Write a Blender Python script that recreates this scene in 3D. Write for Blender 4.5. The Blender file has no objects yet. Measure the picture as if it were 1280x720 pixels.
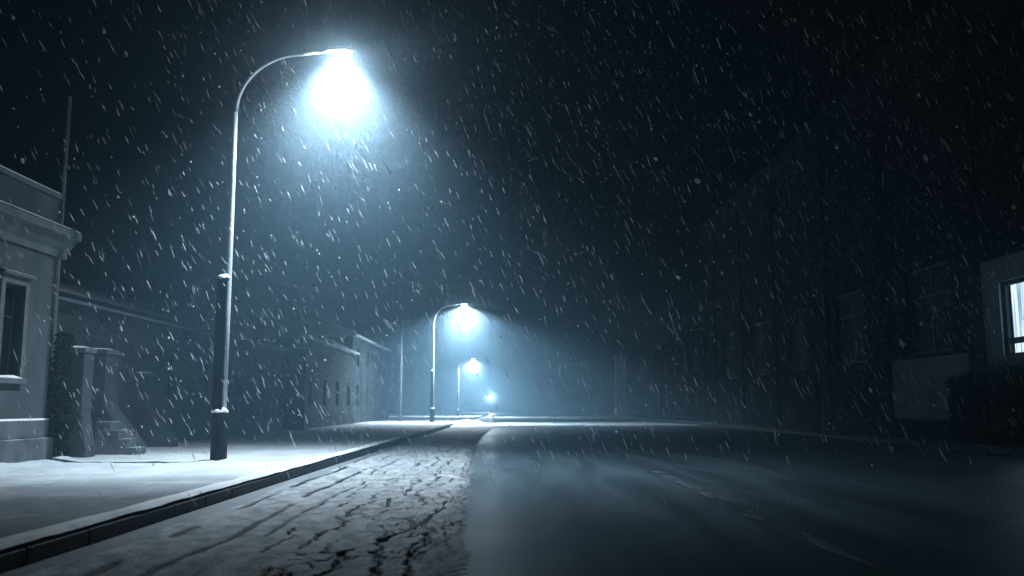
import bpy, bmesh, math, random
import numpy as np
from mathutils import Vector, Matrix
random.seed(7)
rng = np.random.default_rng(11)
sc = bpy.context.scene
COL = sc.collection
R = math.radians

# ------------------------------------------------------------------ camera
F, PITCH, EYE = 1108.0, math.atan(149 / 1108.0), 1.2
cam_d = bpy.data.cameras.new('camera')
cam_d.sensor_width = 36.0
cam_d.lens = 36.0 * F / 1280.0
cam_d.clip_start, cam_d.clip_end = 0.05, 3000
cam_d.dof.use_dof = True
cam_d.dof.focus_distance = 16.0
cam_d.dof.aperture_fstop = 1.4
cam = bpy.data.objects.new('camera', cam_d)
cam.location = (0, 0, EYE)
cam.rotation_euler = (R(90) + PITCH, 0, 0)
COL.objects.link(cam)
sc.camera = cam

# ------------------------------------------------------------------ noise in numpy
def _hash(ix, iy, seed):
    h = (ix.astype(np.int64) * 374761393 + iy.astype(np.int64) * 668265263 + seed * 974634777) & 0xffffffff
    h = ((h ^ (h >> 13)) * 1274126177) & 0xffffffff
    h = (h ^ (h >> 16)) & 0xffffffff
    return h / 4294967295.0

def vnoise(x, y, seed=0):
    ix, iy = np.floor(x), np.floor(y)
    fx, fy = x - ix, y - iy
    fx, fy = fx * fx * (3 - 2 * fx), fy * fy * (3 - 2 * fy)
    a, b = _hash(ix, iy, seed), _hash(ix + 1, iy, seed)
    c, d = _hash(ix, iy + 1, seed), _hash(ix + 1, iy + 1, seed)
    return (a * (1 - fx) + b * fx) * (1 - fy) + (c * (1 - fx) + d * fx) * fy

def fbm(x, y, seed=0, octv=4):
    s, a, t = 0, 1.0, 0
    for k in range(octv):
        s = s + a * vnoise(x * 2 ** k + 17.3 * k, y * 2 ** k - 9.1 * k, seed + k)
        t += a
        a *= .5
    return s / t

def voro_edge(x, y, seed=0):
    ix, iy = np.floor(x), np.floor(y)
    f1 = np.full(x.shape, 9.0)
    f2 = np.full(x.shape, 9.0)
    for dx in (-1, 0, 1):
        for dy in (-1, 0, 1):
            cx, cy = ix + dx, iy + dy
            d = np.hypot(cx + _hash(cx, cy, seed) - x, cy + _hash(cx, cy, seed + 5) - y)
            f2 = np.minimum(f2, np.maximum(f1, d))
            f1 = np.minimum(f1, d)
    return f2 - f1

def sstep(a, b, x):
    t = np.clip((x - a) / (b - a), 0, 1)
    return t * t * (3 - 2 * t)

# ------------------------------------------------------------------ materials
def mat(name, color, rough=.8, var=.25, scale=3.0, bump=.3, bscale=30.0, spec=.3, stretch=(1, 1, 1), dark=None, cover=None):
    """two-tone noise material; dark = second colour, cover = (colour, threshold) on faces turned up"""
    m = bpy.data.materials.new(name)
    m.use_nodes = True
    nt = m.node_tree
    N, L = nt.nodes, nt.links
    bs = N['Principled BSDF']
    tc = N.new('ShaderNodeTexCoord')
    mp = N.new('ShaderNodeMapping')
    mp.inputs['Scale'].default_value = stretch
    L.new(tc.outputs['Object'], mp.inputs['Vector'])
    n1 = N.new('ShaderNodeTexNoise')
    n1.inputs['Scale'].default_value = scale
    n1.inputs['Detail'].default_value = 6
    n1.inputs['Roughness'].default_value = .6
    L.new(mp.outputs['Vector'], n1.inputs['Vector'])
    rp = N.new('ShaderNodeValToRGB')
    c = color
    d = dark or tuple(v * (1 - var) for v in c)
    rp.color_ramp.elements[0].position, rp.color_ramp.elements[1].position = .36, .64
    rp.color_ramp.elements[0].color = (*d, 1)
    rp.color_ramp.elements[1].color = (*c, 1)
    L.new(n1.outputs['Fac'], rp.inputs['Fac'])
    out = rp.outputs['Color']
    if cover:
        g = N.new('ShaderNodeNewGeometry')
        sp = N.new('ShaderNodeSeparateXYZ')
        L.new(g.outputs['Normal'], sp.inputs['Vector'])
        ad = N.new('ShaderNodeMath'); ad.operation = 'MULTIPLY_ADD'
        L.new(n1.outputs['Fac'], ad.inputs[0]); ad.inputs[1].default_value = .8
        L.new(sp.outputs['Z'], ad.inputs[2])
        mr = N.new('ShaderNodeMapRange')
        mr.inputs['From Min'].default_value = cover[1]; mr.inputs['From Max'].default_value = cover[1] + .25
        L.new(ad.outputs[0], mr.inputs['Value'])
        mx = N.new('ShaderNodeMix'); mx.data_type = 'RGBA'
        L.new(mr.outputs['Result'], mx.inputs['Factor'])
        L.new(out, mx.inputs['A']); mx.inputs['B'].default_value = (*cover[0], 1)
        out = mx.outputs['Result']
    L.new(out, bs.inputs['Base Color'])
    bs.inputs['Roughness'].default_value = rough
    bs.inputs['Specular IOR Level'].default_value = spec
    n2 = N.new('ShaderNodeTexNoise')
    n2.inputs['Scale'].default_value = bscale
    n2.inputs['Detail'].default_value = 5
    L.new(mp.outputs['Vector'], n2.inputs['Vector'])
    bp = N.new('ShaderNodeBump')
    bp.inputs['Strength'].default_value = bump
    bp.inputs['Distance'].default_value = .02
    L.new(n2.outputs['Fac'], bp.inputs['Height'])
    L.new(bp.outputs['Normal'], bs.inputs['Normal'])
    return m

def blocks(m, bw=.9, bh=.38, strength=.5, axis='YZ'):
    """stone courses pressed into a wall material"""
    nt = m.node_tree
    N, L = nt.nodes, nt.links
    tc = N.new('ShaderNodeTexCoord')
    sp = N.new('ShaderNodeSeparateXYZ')
    L.new(tc.outputs['Object'], sp.inputs[0])
    cb = N.new('ShaderNodeCombineXYZ')
    ad = N.new('ShaderNodeMath'); ad.operation = 'ADD'
    L.new(sp.outputs['X'], ad.inputs[0]); L.new(sp.outputs['Y'], ad.inputs[1])
    L.new(ad.outputs[0], cb.inputs['X']); L.new(sp.outputs['Z'], cb.inputs['Y'])
    br = N.new('ShaderNodeTexBrick')
    br.inputs['Scale'].default_value = 1
    br.inputs['Brick Width'].default_value = bw
    br.inputs['Row Height'].default_value = bh
    br.inputs['Mortar Size'].default_value = .012
    br.inputs['Mortar Smooth'].default_value = .4
    br.inputs['Color1'].default_value = (1, 1, 1, 1)
    br.inputs['Color2'].default_value = (.82, .82, .82, 1)
    br.inputs['Mortar'].default_value = (.62, .62, .62, 1)
    L.new(cb.outputs[0], br.inputs['Vector'])
    bs = N['Principled BSDF']
    src = bs.inputs['Base Color'].links[0].from_socket
    mx = N.new('ShaderNodeMix'); mx.data_type = 'RGBA'; mx.blend_type = 'MULTIPLY'
    mx.inputs['Factor'].default_value = strength
    L.new(src, mx.inputs['A']); L.new(br.outputs['Color'], mx.inputs['B'])
    L.new(mx.outputs['Result'], bs.inputs['Base Color'])
    b2 = N.new('ShaderNodeBump'); b2.inputs['Distance'].default_value = .02; b2.inputs['Strength'].default_value = strength
    b2.invert = True
    L.new(br.outputs['Fac'], b2.inputs['Height'])
    old = bs.inputs['Normal'].links[0].from_node
    L.new(b2.outputs['Normal'], old.inputs['Normal'])
    return m

def emit(name, color, strength):
    m = bpy.data.materials.new(name)
    m.use_nodes = True
    nt = m.node_tree
    nt.nodes.clear()
    e = nt.nodes.new('ShaderNodeEmission')
    e.inputs['Color'].default_value = (*color, 1)
    e.inputs['Strength'].default_value = strength
    o = nt.nodes.new('ShaderNodeOutputMaterial')
    nt.links.new(e.outputs[0], o.inputs['Surface'])
    return m

M = {}
M['snow'] = mat('fresh_snow', (.80, .83, .86), .7, .1, 2, .6, 40, .2)
M['trodden'] = mat('trodden_snow', (.56, .60, .63), .75, .3, .9, .5, 25, .25, (1, .8, 1), dark=(.36, .39, .42))
M['slush'] = mat('grey_slush', (.115, .14, .16), .6, .4, 5, .5, 30, .3)
M['far_snow'] = mat('drifted_snow', (.42, .45, .48), .75, .25, .8, .5, 14, .2)
M['kerbstone'] = mat('kerbstone', (.030, .034, .038), .6, .4, 6, .5, 40, .25)
M['ground'] = mat('snowy_ground', (.30, .33, .36), .85, .5, .2, .3, 6, .2)
M['path_dark'] = mat('unlit_pavement', (.06, .07, .08), .5, .5, .8, .4, 30, .4, dark=(.03, .036, .042))  # dark colour stands in for the lack of light on the right pavement
M['stone'] = blocks(mat('grey_render', (.070, .086, .094), .85, .35, 1.6, .4, 18, .2, (1, 1, .5)), 1.1, .42, .25)
M['stone_trim'] = mat('stone_trim', (.11, .128, .138), .8, .35, 3, .4, 22, .2, cover=((.45, .48, .51), 1.2))
M['annex'] = blocks(mat('rough_stone', (.095, .108, .116), .9, .5, 1.1, .8, 9, .15), .55, .27, .6)
M['dark_wall'] = blocks(mat('dark_stone', (.045, .054, .062), .9, .45, .9, .6, 9, .15), .7, .3, .5)
M['right_wall'] = blocks(mat('near_black_wall', (.013, .016, .019), .9, .4, .8, .4, 14, .05), 1.2, .45, .35)  # nearly black tone for the right-hand walls
M['right_panel'] = mat('pale_panel', (.30, .34, .37), .85, .3, 1.0, .3, 16, .2)
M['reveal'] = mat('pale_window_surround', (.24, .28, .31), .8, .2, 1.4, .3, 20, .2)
M['frame'] = mat('dark_painted_wood', (.035, .042, .05), .5, .3, 8, .2, 30, .4)
M['steel'] = mat('frosted_steel', (.42, .46, .49), .5, .25, 6, .5, 40, .4, (1, 1, .3))
M['iron'] = mat('black_iron', (.010, .012, .014), .6, .3, 8, .4, 40, .15)
M['bark'] = mat('bark', (.05, .052, .055), .9, .4, 6, .8, 30, .1, (1, 1, .3), cover=((.55, .58, .6), 1.05))
M['wood_pole'] = mat('weathered_pole', (.16, .175, .19), .85, .4, 5, .5, 30, .2, (1, 1, .15))
M['leaf'] = mat('dark_leaf', (.014, .020, .018), .8, .4, 3, .2, 20, .1)
M['roof'] = mat('snowy_roof', (.50, .54, .58), .8, .4, 1.2, .5, 8, .2)
M['pier'] = mat('pale_limewash', (.82, .84, .86), .8, .15, 1.0, .3, 10, .2)

def glass(name, col=(.006, .008, .010), rough=.65):
    m = mat(name, col, rough, .3, 1.0, .05, 3, .08)
    return m
M['glass'] = glass('dark_window_glass')
M['lens'] = emit('lamp_lens', (.80, .93, 1.0), 45)
M['lantern_lens'] = emit('lantern_globe', (.80, .93, 1.0), 60)

# curtain glowing from the lit room behind: vertical folds
def curtain_mat():
    m = bpy.data.materials.new('lit_curtain')
    m.use_nodes = True
    nt = m.node_tree
    N, L = nt.nodes, nt.links
    N.clear()
    tc = N.new('ShaderNodeTexCoord')
    mp = N.new('ShaderNodeMapping'); mp.inputs['Scale'].default_value = (1, 2.6, .12)
    L.new(tc.outputs['Object'], mp.inputs['Vector'])
    n = N.new('ShaderNodeTexNoise'); n.inputs['Scale'].default_value = 3.0; n.inputs['Detail'].default_value = 3
    L.new(mp.outputs['Vector'], n.inputs['Vector'])
    rp = N.new('ShaderNodeValToRGB')
    rp.color_ramp.elements[0].position, rp.color_ramp.elements[1].position = .38, .62
    rp.color_ramp.elements[0].color = (.16, .26, .36, 1)
    rp.color_ramp.elements[1].color = (.62, .78, .90, 1)
    L.new(n.outputs['Fac'], rp.inputs['Fac'])
    e = N.new('ShaderNodeEmission'); e.inputs['Strength'].default_value = 2.3
    L.new(rp.outputs['Color'], e.inputs['Color'])
    o = N.new('ShaderNodeOutputMaterial'); L.new(e.outputs[0], o.inputs['Surface'])
    return m
M['curtain'] = curtain_mat()

# road: wet asphalt with a thin film of slush in wheel-worn streaks
def road_mat():
    m = bpy.data.materials.new('wet_asphalt')
    m.use_nodes = True
    nt = m.node_tree
    N, L = nt.nodes, nt.links
    bs = N['Principled BSDF']
    tc = N.new('ShaderNodeTexCoord')
    mp = N.new('ShaderNodeMapping'); mp.inputs['Scale'].default_value = (1, .09, 1)
    L.new(tc.outputs['Object'], mp.inputs['Vector'])
    n = N.new('ShaderNodeTexNoise'); n.inputs['Scale'].default_value = 1.5; n.inputs['Detail'].default_value = 7; n.inputs['Roughness'].default_value = .62
    n.inputs['Distortion'].default_value = .5
    L.new(mp.outputs['Vector'], n.inputs['Vector'])
    rp = N.new('ShaderNodeValToRGB')
    rp.color_ramp.elements[0].position, rp.color_ramp.elements[1].position = .40, .66
    rp.color_ramp.elements[0].color = (.042, .064, .078, 1)
    rp.color_ramp.elements[1].color = (.088, .128, .152, 1)
    L.new(n.outputs['Fac'], rp.inputs['Fac'])
    L.new(rp.outputs['Color'], bs.inputs['Base Color'])
    mp2 = N.new('ShaderNodeMapping'); mp2.inputs['Scale'].default_value = (.5, .25, 1)
    L.new(tc.outputs['Object'], mp2.inputs['Vector'])
    n3 = N.new('ShaderNodeTexNoise'); n3.inputs['Scale'].default_value = 1.0; n3.inputs['Detail'].default_value = 5
    L.new(mp2.outputs['Vector'], n3.inputs['Vector'])
    mr = N.new('ShaderNodeMapRange')
    mr.inputs['From Min'].default_value, mr.inputs['From Max'].default_value = .35, .65
    mr.inputs['To Min'].default_value, mr.inputs['To Max'].default_value = .34, .46
    L.new(n3.outputs['Fac'], mr.inputs['Value'])
    L.new(mr.outputs['Result'], bs.inputs['Roughness'])
    bs.inputs['Specular IOR Level'].default_value = .18
    n2 = N.new('ShaderNodeTexNoise'); n2.inputs['Scale'].default_value = 55; n2.inputs['Detail'].default_value = 4
    L.new(tc.outputs['Object'], n2.inputs['Vector'])
    bp = N.new('ShaderNodeBump'); bp.inputs['Strength'].default_value = .35; bp.inputs['Distance'].default_value = .012
    L.new(n2.outputs['Fac'], bp.inputs['Height'])
    L.new(bp.outputs['Normal'], bs.inputs['Normal'])
    return m
M['road'] = road_mat()

# packed snow: the crust is pale, the bottoms of its cracks are bare wet road
def bare_or_fade_mat(m, col, an='bare'):
    nt = m.node_tree
    N, L = nt.nodes, nt.links
    bs = N['Principled BSDF']
    src = bs.inputs['Base Color'].links[0].from_socket
    at = N.new('ShaderNodeAttribute'); at.attribute_name = an
    mx = N.new('ShaderNodeMix'); mx.data_type = 'RGBA'
    L.new(at.outputs['Fac'], mx.inputs['Factor'])
    L.new(src, mx.inputs['A']); mx.inputs['B'].default_value = (*col, 1)
    L.new(mx.outputs['Result'], bs.inputs['Base Color'])
    return m
M['crust'] = bare_or_fade_mat(bare_or_fade_mat(mat('packed_snow_crust', (.46, .49, .51), .7, .4, 5, .9, 60, .25, (1, .6, 1), dark=(.20, .22, .24)), (.19, .21, .23), 'thin'), (.010, .012, .015))
M['pave_snow'] = bare_or_fade_mat(mat('pavement_snow', (.60, .64, .67), .75, .3, .9, .5, 25, .25, (1, .8, 1), dark=(.44, .47, .50)), (.080, .092, .103))  # second colour carries the fade of the lamp pool

def flake_mat():
    m = bpy.data.materials.new('snowflake')
    m.use_nodes = True
    nt = m.node_tree
    N, L = nt.nodes, nt.links
    N.clear()
    d = N.new('ShaderNodeBsdfDiffuse'); d.inputs['Color'].default_value = (.93, .95, .97, 1)
    t = N.new('ShaderNodeBsdfTranslucent'); t.inputs['Color'].default_value = (.93, .95, .97, 1)
    mx = N.new('ShaderNodeMixShader'); mx.inputs[0].default_value = .6
    L.new(d.outputs[0], mx.inputs[1]); L.new(t.outputs[0], mx.inputs[2])
    tr = N.new('ShaderNodeBsdfTransparent')
    m2 = N.new('ShaderNodeMixShader'); m2.inputs[0].default_value = .52
    L.new(tr.outputs[0], m2.inputs[1]); L.new(mx.outputs[0], m2.inputs[2])
    o = N.new('ShaderNodeOutputMaterial'); L.new(m2.outputs[0], o.inputs['Surface'])
    return m
M['flake'] = flake_mat()

# ------------------------------------------------------------------ object helpers
def tag(o, label=None, cat=None, group=None, kind=None):
    if label: o['label'] = label
    if cat: o['category'] = cat
    if group: o['group'] = group
    if kind: o['kind'] = kind
    return o

def thing(name, loc, label, cat, group=None):
    o = bpy.data.objects.new(name, None)
    o.empty_display_size = .3
    o.location = loc
    COL.objects.link(o)
    return tag(o, label, cat, group)

def base_of(o):
    v = Vector((0, 0, 0))
    while o is not None:
        v += o.location
        o = o.parent
    return v

def put(name, bm, m, parent=None, smooth=False, bevel=0):
    """links the bmesh (in world coordinates) as one object"""
    me = bpy.data.meshes.new(name)
    if parent is not None:
        bmesh.ops.translate(bm, verts=bm.verts, vec=-base_of(parent))
    bmesh.ops.recalc_face_normals(bm, faces=bm.faces)
    if smooth:
        for f in bm.faces: f.smooth = True
    bm.to_mesh(me); bm.free()
    me.materials.append(m)
    o = bpy.data.objects.new(name, me)
    COL.objects.link(o)
    if parent is not None: o.parent = parent
    if bevel:
        b = o.modifiers.new('bevel', 'BEVEL'); b.width = bevel; b.segments = 2; b.limit_method = 'ANGLE'
    return o

def box(bm, x0, x1, y0, y1, z0, z1):
    vs = [bm.verts.new((x, y, z)) for z in (z0, z1) for x, y in ((x0, y0), (x1, y0), (x1, y1), (x0, y1))]
    for q in ((0, 3, 2, 1), (4, 5, 6, 7), (0, 1, 5, 4), (1, 2, 6, 5), (2, 3, 7, 6), (3, 0, 4, 7)):
        bm.faces.new([vs[i] for i in q])
    return vs

def prism(bm, poly, y0, y1):
    """poly in XZ pulled along Y"""
    a = [bm.verts.new((x, y0, z)) for x, z in poly]
    b = [bm.verts.new((x, y1, z)) for x, z in poly]
    n = len(poly)
    bm.faces.new(a); bm.faces.new(b[::-1])
    for i in range(n):
        bm.faces.new((a[i], a[(i + 1) % n], b[(i + 1) % n], b[i]))

def tube(bm, pts, rads, n=12, cap=True):
    pts = [Vector(p) for p in pts]
    rings = []
    up = Vector((0, 1, 0))
    for i, p in enumerate(pts):
        t = (pts[min(i + 1, len(pts) - 1)] - pts[max(i - 1, 0)]).normalized()
        s = up.cross(t)
        if s.length < .05: s = Vector((1, 0, 0)).cross(t)
        s.normalize()
        u = t.cross(s)
        r = rads[i] if hasattr(rads, '__len__') else rads
        rings.append([bm.verts.new(p + s * (r * math.cos(6.28318 * k / n)) + u * (r * math.sin(6.28318 * k / n))) for k in range(n)])
    for a, b in zip(rings, rings[1:]):
        for k in range(n):
            bm.faces.new((a[k], a[(k + 1) % n], b[(k + 1) % n], b[k]))
    if cap:
        bm.faces.new(rings[0][::-1]); bm.faces.new(rings[-1])

def lump(bm, c, rx, ry, rz, seed=0, flat=True):
    """a little rounded heap of snow"""
    rr = random.Random(seed)
    g = bmesh.ops.create_icosphere(bm, subdivisions=3, radius=1)
    for v in g['verts']:
        k = 1 + .13 * math.sin(5 * v.co.x + seed) * math.cos(4 * v.co.y - seed) + rr.uniform(-.03, .03)
        z = v.co.z * rz * k
        if flat and z < 0: z *= .15
        v.co = Vector((c[0] + v.co.x * rx * k, c[1] + v.co.y * ry * k, c[2] + z))

def facade(bm, xf, xb, y0, y1, z0, z1, holes):
    """wall sheet in the plane X=xf with real openings of depth xf->xb; holes = (y0,y1,z0,z1)"""
    ys = sorted({y0, y1, *[h[0] for h in holes], *[h[1] for h in holes]})
    zs = sorted({z0, z1, *[h[2] for h in holes], *[h[3] for h in holes]})
    V = {}
    def v(x, y, z):
        k = (round(x, 4), round(y, 4), round(z, 4))
        if k not in V: V[k] = bm.verts.new((x, y, z))
        return V[k]
    def q(*p):
        bm.faces.new([v(*a) for a in p])
    for a, b in zip(ys, ys[1:]):
        for c, d in zip(zs, zs[1:]):
            my, mz = (a + b) / 2, (c + d) / 2
            if any(h[0] < my < h[1] and h[2] < mz < h[3] for h in holes): continue
            q((xf, a, c), (xf, b, c), (xf, b, d), (xf, a, d))
            q((xb, a, c), (xb, a, d), (xb, b, d), (xb, b, c))
    for h in holes:
        yy = [y for y in ys if h[0] <= y <= h[1]]
        zz = [z for z in zs if h[2] <= z <= h[3]]
        for a, b in zip(yy, yy[1:]):
            for z in (h[2], h[3]): q((xf, a, z), (xf, b, z), (xb, b, z), (xb, a, z))
        for a, b in zip(zz, zz[1:]):
            for y in (h[0], h[1]): q((xf, y, a), (xf, y, b), (xb, y, b), (xb, y, a))
    for a, b in zip(ys, ys[1:]):
        for z in (z0, z1): q((xf, a, z), (xf, b, z), (xb, b, z), (xb, a, z))
    for a, b in zip(zs, zs[1:]):
        for y in (y0, y1): q((xf, y, a), (xf, y, b), (xb, y, b), (xb, y, a))

def grid_mesh(name, X, Y, Z, m, keep=None, attr=None, attr2=None):
    ny, nx = X.shape
    co = np.stack([X, Y, Z], -1).reshape(-1, 3).astype(np.float32)
    i = np.arange(ny * nx).reshape(ny, nx)
    f = np.stack([i[:-1, :-1], i[:-1, 1:], i[1:, 1:], i[1:, :-1]], -1)
    if keep is not None:
        k = keep[:-1, :-1] | keep[:-1, 1:] | keep[1:, 1:] | keep[1:, :-1]
        f = f[k]
    f = f.reshape(-1, 4)
    used = np.unique(f)
    re = np.full(ny * nx, -1); re[used] = np.arange(len(used))
    f = re[f]; co = co[used]
    me = bpy.data.meshes.new(name)
    me.vertices.add(len(co)); me.vertices.foreach_set('co', co.ravel())
    me.loops.add(f.size); me.loops.foreach_set('vertex_index', f.ravel().astype(np.int32))
    me.polygons.add(len(f))
    me.polygons.foreach_set('loop_start', np.arange(0, f.size, 4, dtype=np.int32))
    me.polygons.foreach_set('use_smooth', np.ones(len(f), dtype=bool))
    me.update(calc_edges=True)
    if attr is not None:
        a = me.attributes.new('bare', 'FLOAT', 'POINT')  # crack bottoms in the crust, painted lamp fade on the pavement
        a.data.foreach_set('value', attr.reshape(-1)[used].astype(np.float32))
    if attr2 is not None:
        a = me.attributes.new('thin', 'FLOAT', 'POINT')
        a.data.foreach_set('value', attr2.reshape(-1)[used].astype(np.float32))
    me.materials.append(m)
    o = bpy.data.objects.new(name, me)
    COL.objects.link(o)
    return o

def copy_tree(o, parent=None):
    c = o.copy()
    COL.objects.link(c)
    if parent is not None: c.parent = parent
    for ch in [x for x in o.children]:
        copy_tree(ch, c)
    return c

# ------------------------------------------------------------------ the ground
PAVE = .15                     # pavement above the road
KX, KR = -3.71, 12.75          # left and right kerb edges
Y0, Y1 = -25.0, 230.0

bm = bmesh.new(); box(bm, -240, 240, -30, 420, -.6, -.05)
tag(put('ground', bm, M['ground']), 'dim snow-dusted ground spreading away under the town', 'ground', kind='structure')
bm = bmesh.new(); box(bm, KX - .02, KR + .02, Y0, Y1, -.045, 0)
tag(put('road', bm, M['road']), 'wide wet dark road running straight into the haze', 'road', kind='structure')

# left pavement under trodden snow
yy = np.concatenate([np.linspace(-5, 5, 12), 5 + 65 * np.linspace(0, 1, 640) ** 1.7, np.linspace(72, 228, 60)])
xx = np.concatenate([np.linspace(-16, -9.2, 12), np.linspace(-9.05, KX - .2, 190)])
X, Y = np.meshgrid(xx, yy)
Zp = PAVE + .020 * fbm(X * 1.4, Y * .7, 3, 4) + .012 * fbm(X * 6, Y * 4, 9, 3) - .016
foot = voro_edge(X / .45 + fbm(X, Y, 5) * 1.0, Y / .7, 21)
Zp += .07 * np.exp(-(np.hypot(X + 5.65, Y - 17.4) / .42) ** 2) * (.5 + fbm(X * 4, Y * 4, 38, 3))
Zp += .10 * np.exp(-((X - (-8.93)) / .30) ** 2) * (.3 + fbm(X * .8, Y * .9, 39, 4)) * (Y < 18)
for st in range(46):                       # one walker's footprints along the pavement
    fy = 6.0 + st * .62
    fx = -6.9 + .09 * (-1) ** st + .5 * math.sin(fy * .16)
    a_ = np.hypot((X - fx) / .075, (Y - fy) / .17)
    Zp -= .026 * (1 - sstep(.75, 1.15, a_)) - .007 * np.exp(-((a_ - 1.25) / .25) ** 2)
pool_fade = sstep(14.5, 10.0, Y + 2.6 * (fbm(X * .35, Y * .9, 35, 5) - .5) - .25 * (X + 6)) * sstep(.22, .46, fbm(X * .6, Y * 1.4, 37, 5) + .18)  # darker near snow, painted in to copy the lamp pool's falloff
Zp -= .010 * pool_fade * sstep(5, 8, Y)
Zp -= .014 * (1 - sstep(.0, .35, foot)) * sstep(.45, .6, fbm(X * .6, Y * .3, 33))
tag(grid_mesh('pavement', X, Y, Zp, M['pave_snow'], None, pool_fade * .9), 'snow-covered pavement along the left side of the road', 'pavement', kind='structure')

# kerb stones, left: dark upright face, rounded lip of fresh snow along the edge
bm = bmesh.new()
ys = np.arange(-5, 228, 1.0)
for a in ys:
    j = random.uniform(-.006, .006)
    box(bm, KX - .2, KX + j, a + .0015, a + .9985, -.04, PAVE - .015 + j)
tag(put('kerb', bm, M['kerbstone'], bevel=.012), 'dark kerbstones edging the left pavement', 'kerb', kind='structure')
yl = np.concatenate([np.linspace(-4, 5, 20), 5 + 60 * np.linspace(0, 1, 420) ** 1.8, np.linspace(66, 226, 50)])
s = np.linspace(0, 1, 9)
Yl, S = np.meshgrid(yl, s, indexing='ij')
w = .19 + .08 * fbm(Yl * 1.1, Yl * 0 + 3, 4)
edge = KX - .012 + .028 * (fbm(Yl * 2.3, Yl * 0, 8, 4) - .5)
Xl = edge - w * S
h = .060 + .040 * fbm(Yl * 1.7, S * 2, 6, 4)
Zl = PAVE - .012 + h * np.sin(np.pi * np.clip(S * .85 + .12, 0, 1)) ** .6 - .010 * (S == 0)
tag(grid_mesh('snow_ridge', Xl, Yl, Zl, M['snow']), 'thin bright ridge of fresh snow along the left kerb edge', 'snow', kind='stuff')

# right pavement and its kerb
bm = bmesh.new(); box(bm, KR + .18, 40, -5, 228, -.04, PAVE - .02)
tag(put('pavement_right', bm, M['path_dark']), 'pavement coloured dark for lack of light along the right side of the road', 'pavement', kind='structure')
bm = bmesh.new()
for a in np.arange(-5, 228, 1.0):
    j = random.uniform(-.005, .005)
    box(bm, KR + j, KR + .178, a + .0015, a + .9985, -.04, PAVE - .03 + j)
tag(put('kerb_right', bm, M['kerbstone'], bevel=.012), 'dark kerbstones edging the right pavement', 'kerb', kind='structure')
Yl, S = np.meshgrid(np.concatenate([np.linspace(12, 60, 260), np.linspace(61, 226, 60)]), s, indexing='ij')
Xl = KR + .0 + .03 * (fbm(Yl * 1.3, Yl * 0, 15) - .5) + (.13 + .10 * fbm(Yl * .7, Yl * 0, 5)) * S
Zl = PAVE - .03 + (.02 + .05 * fbm(Yl * .9, S * 2, 16)) * np.sin(np.pi * np.clip(S * .8 + .15, 0, 1)) ** .6
tag(grid_mesh('snow_ridge_right', Xl, Yl, Zl, M['far_snow']), 'thin dim ridge of snow along the right kerb edge', 'snow', kind='stuff')

# packed, cracked snow over the left lane
ny, nx = 1000, 330
d = 4.6 * (62 / 4.6) ** np.linspace(0, 1, ny)
right = np.interp(d, [4, 6.3, 10, 14.6, 22, 30, 38, 50, 64], [-.28, -.35, -.5, -.66, -.95, -1.15, -1.2, -1.1, -1.0])
t = np.linspace(0, 1, nx)
X = KX + .035 + (right + .28 - KX - .035)[:, None] * t[None, :]
Y = np.repeat(d[:, None], nx, 1)
wx = X + .30 * (fbm(X * 1.6, Y * 1.0, 40) - .5) + .10 * (fbm(X * 7, Y * 4, 41) - .5)
wy = Y + 1.1 * (fbm(X * 1.8, Y * .9, 44) - .5) + .3 * (fbm(X * 7, Y * 4, 45) - .5)
e1 = voro_edge(wx / .48, wy / 2.0, 51)
e2 = voro_edge(wx / .17 + 4, wy / .6, 52)
zone = sstep(-2.35, -1.7, X + .5 * (fbm(X * .8, Y * .3, 60) - .5)) * sstep(.38, .60, fbm(X * 1.3 + 9, Y * .22, 61) + .10)
gaps = sstep(.40, .58, fbm(X * 2.4, Y * 1.1, 62))
c1 = (1 - sstep(.045, .125, e1 + .11 * (fbm(X * 14, Y * 8, 66, 3) - .4))) * zone * gaps
c2 = (1 - sstep(.02, .16, e2)) * zone * sstep(.60, .72, fbm(X * 2, Y * .9, 65)) * .7
def groove(x0, amp, sd, wdt):
    xc = x0 + amp * (fbm(Y * .35, Y * 0, sd, 5) - .5) - .028 * (Y - 7)
    return np.exp(-((X - xc) / (wdt * (.5 + fbm(Y * 1.6, Y * 0 + 2, sd + 3)))) ** 2) * sstep(.36, .52, fbm(Y * .8, X * .3, sd + 7))
g = np.maximum.reduce([groove(-2.55, .35, 70, .05), groove(-3.05, .30, 80, .06), groove(-2.2, .4, 90, .035) * .8]) * sstep(26, 17, Y)
def fissure(x0, sd, wdt, thr):
    xc = x0 + .34 * (fbm(Y * .9, Y * 0, sd, 3) - .5) + .17 * (fbm(Y * 4.5, Y * 0 + 5, sd + 2, 3) - .5) + .05 * (fbm(Y * 16, X * 3, sd + 4, 3) - .5) - .024 * (Y - 7)
    wv = wdt * (.25 + 1.5 * fbm(Y * 3.1, Y * 0 + 1, sd + 6, 3) ** 1.5)
    return (1 - sstep(.55, 1.0, np.abs(X - xc) / wv)) * sstep(thr, thr + .06, fbm(Y * .9, Y * 0 + 7, sd + 8, 4))
fis = np.maximum.reduce([fissure(-.52, 300, .030, .38), fissure(-.74, 320, .042, .36), fissure(-1.02, 340, .050, .34), fissure(-1.30, 360, .040, .40), fissure(-1.68, 380, .032, .44), fissure(-2.0, 400, .022, .46)]) * sstep(34, 24, Y)
near = sstep(.44, .56, fbm(X * 2.6, Y * 1.4, 420, 3)) * sstep(-2.0, -1.5, X + .024 * (Y - 7))
e3 = voro_edge(wx / .26 + 9, wy / .42, 422)
c3 = (1 - sstep(.03, .10, e3 + .08 * (fbm(X * 16, Y * 9, 424, 3) - .4))) * near
crack = np.clip(np.maximum.reduce([c1 * .0, c3, fis, g]), 0, 1)
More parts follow.
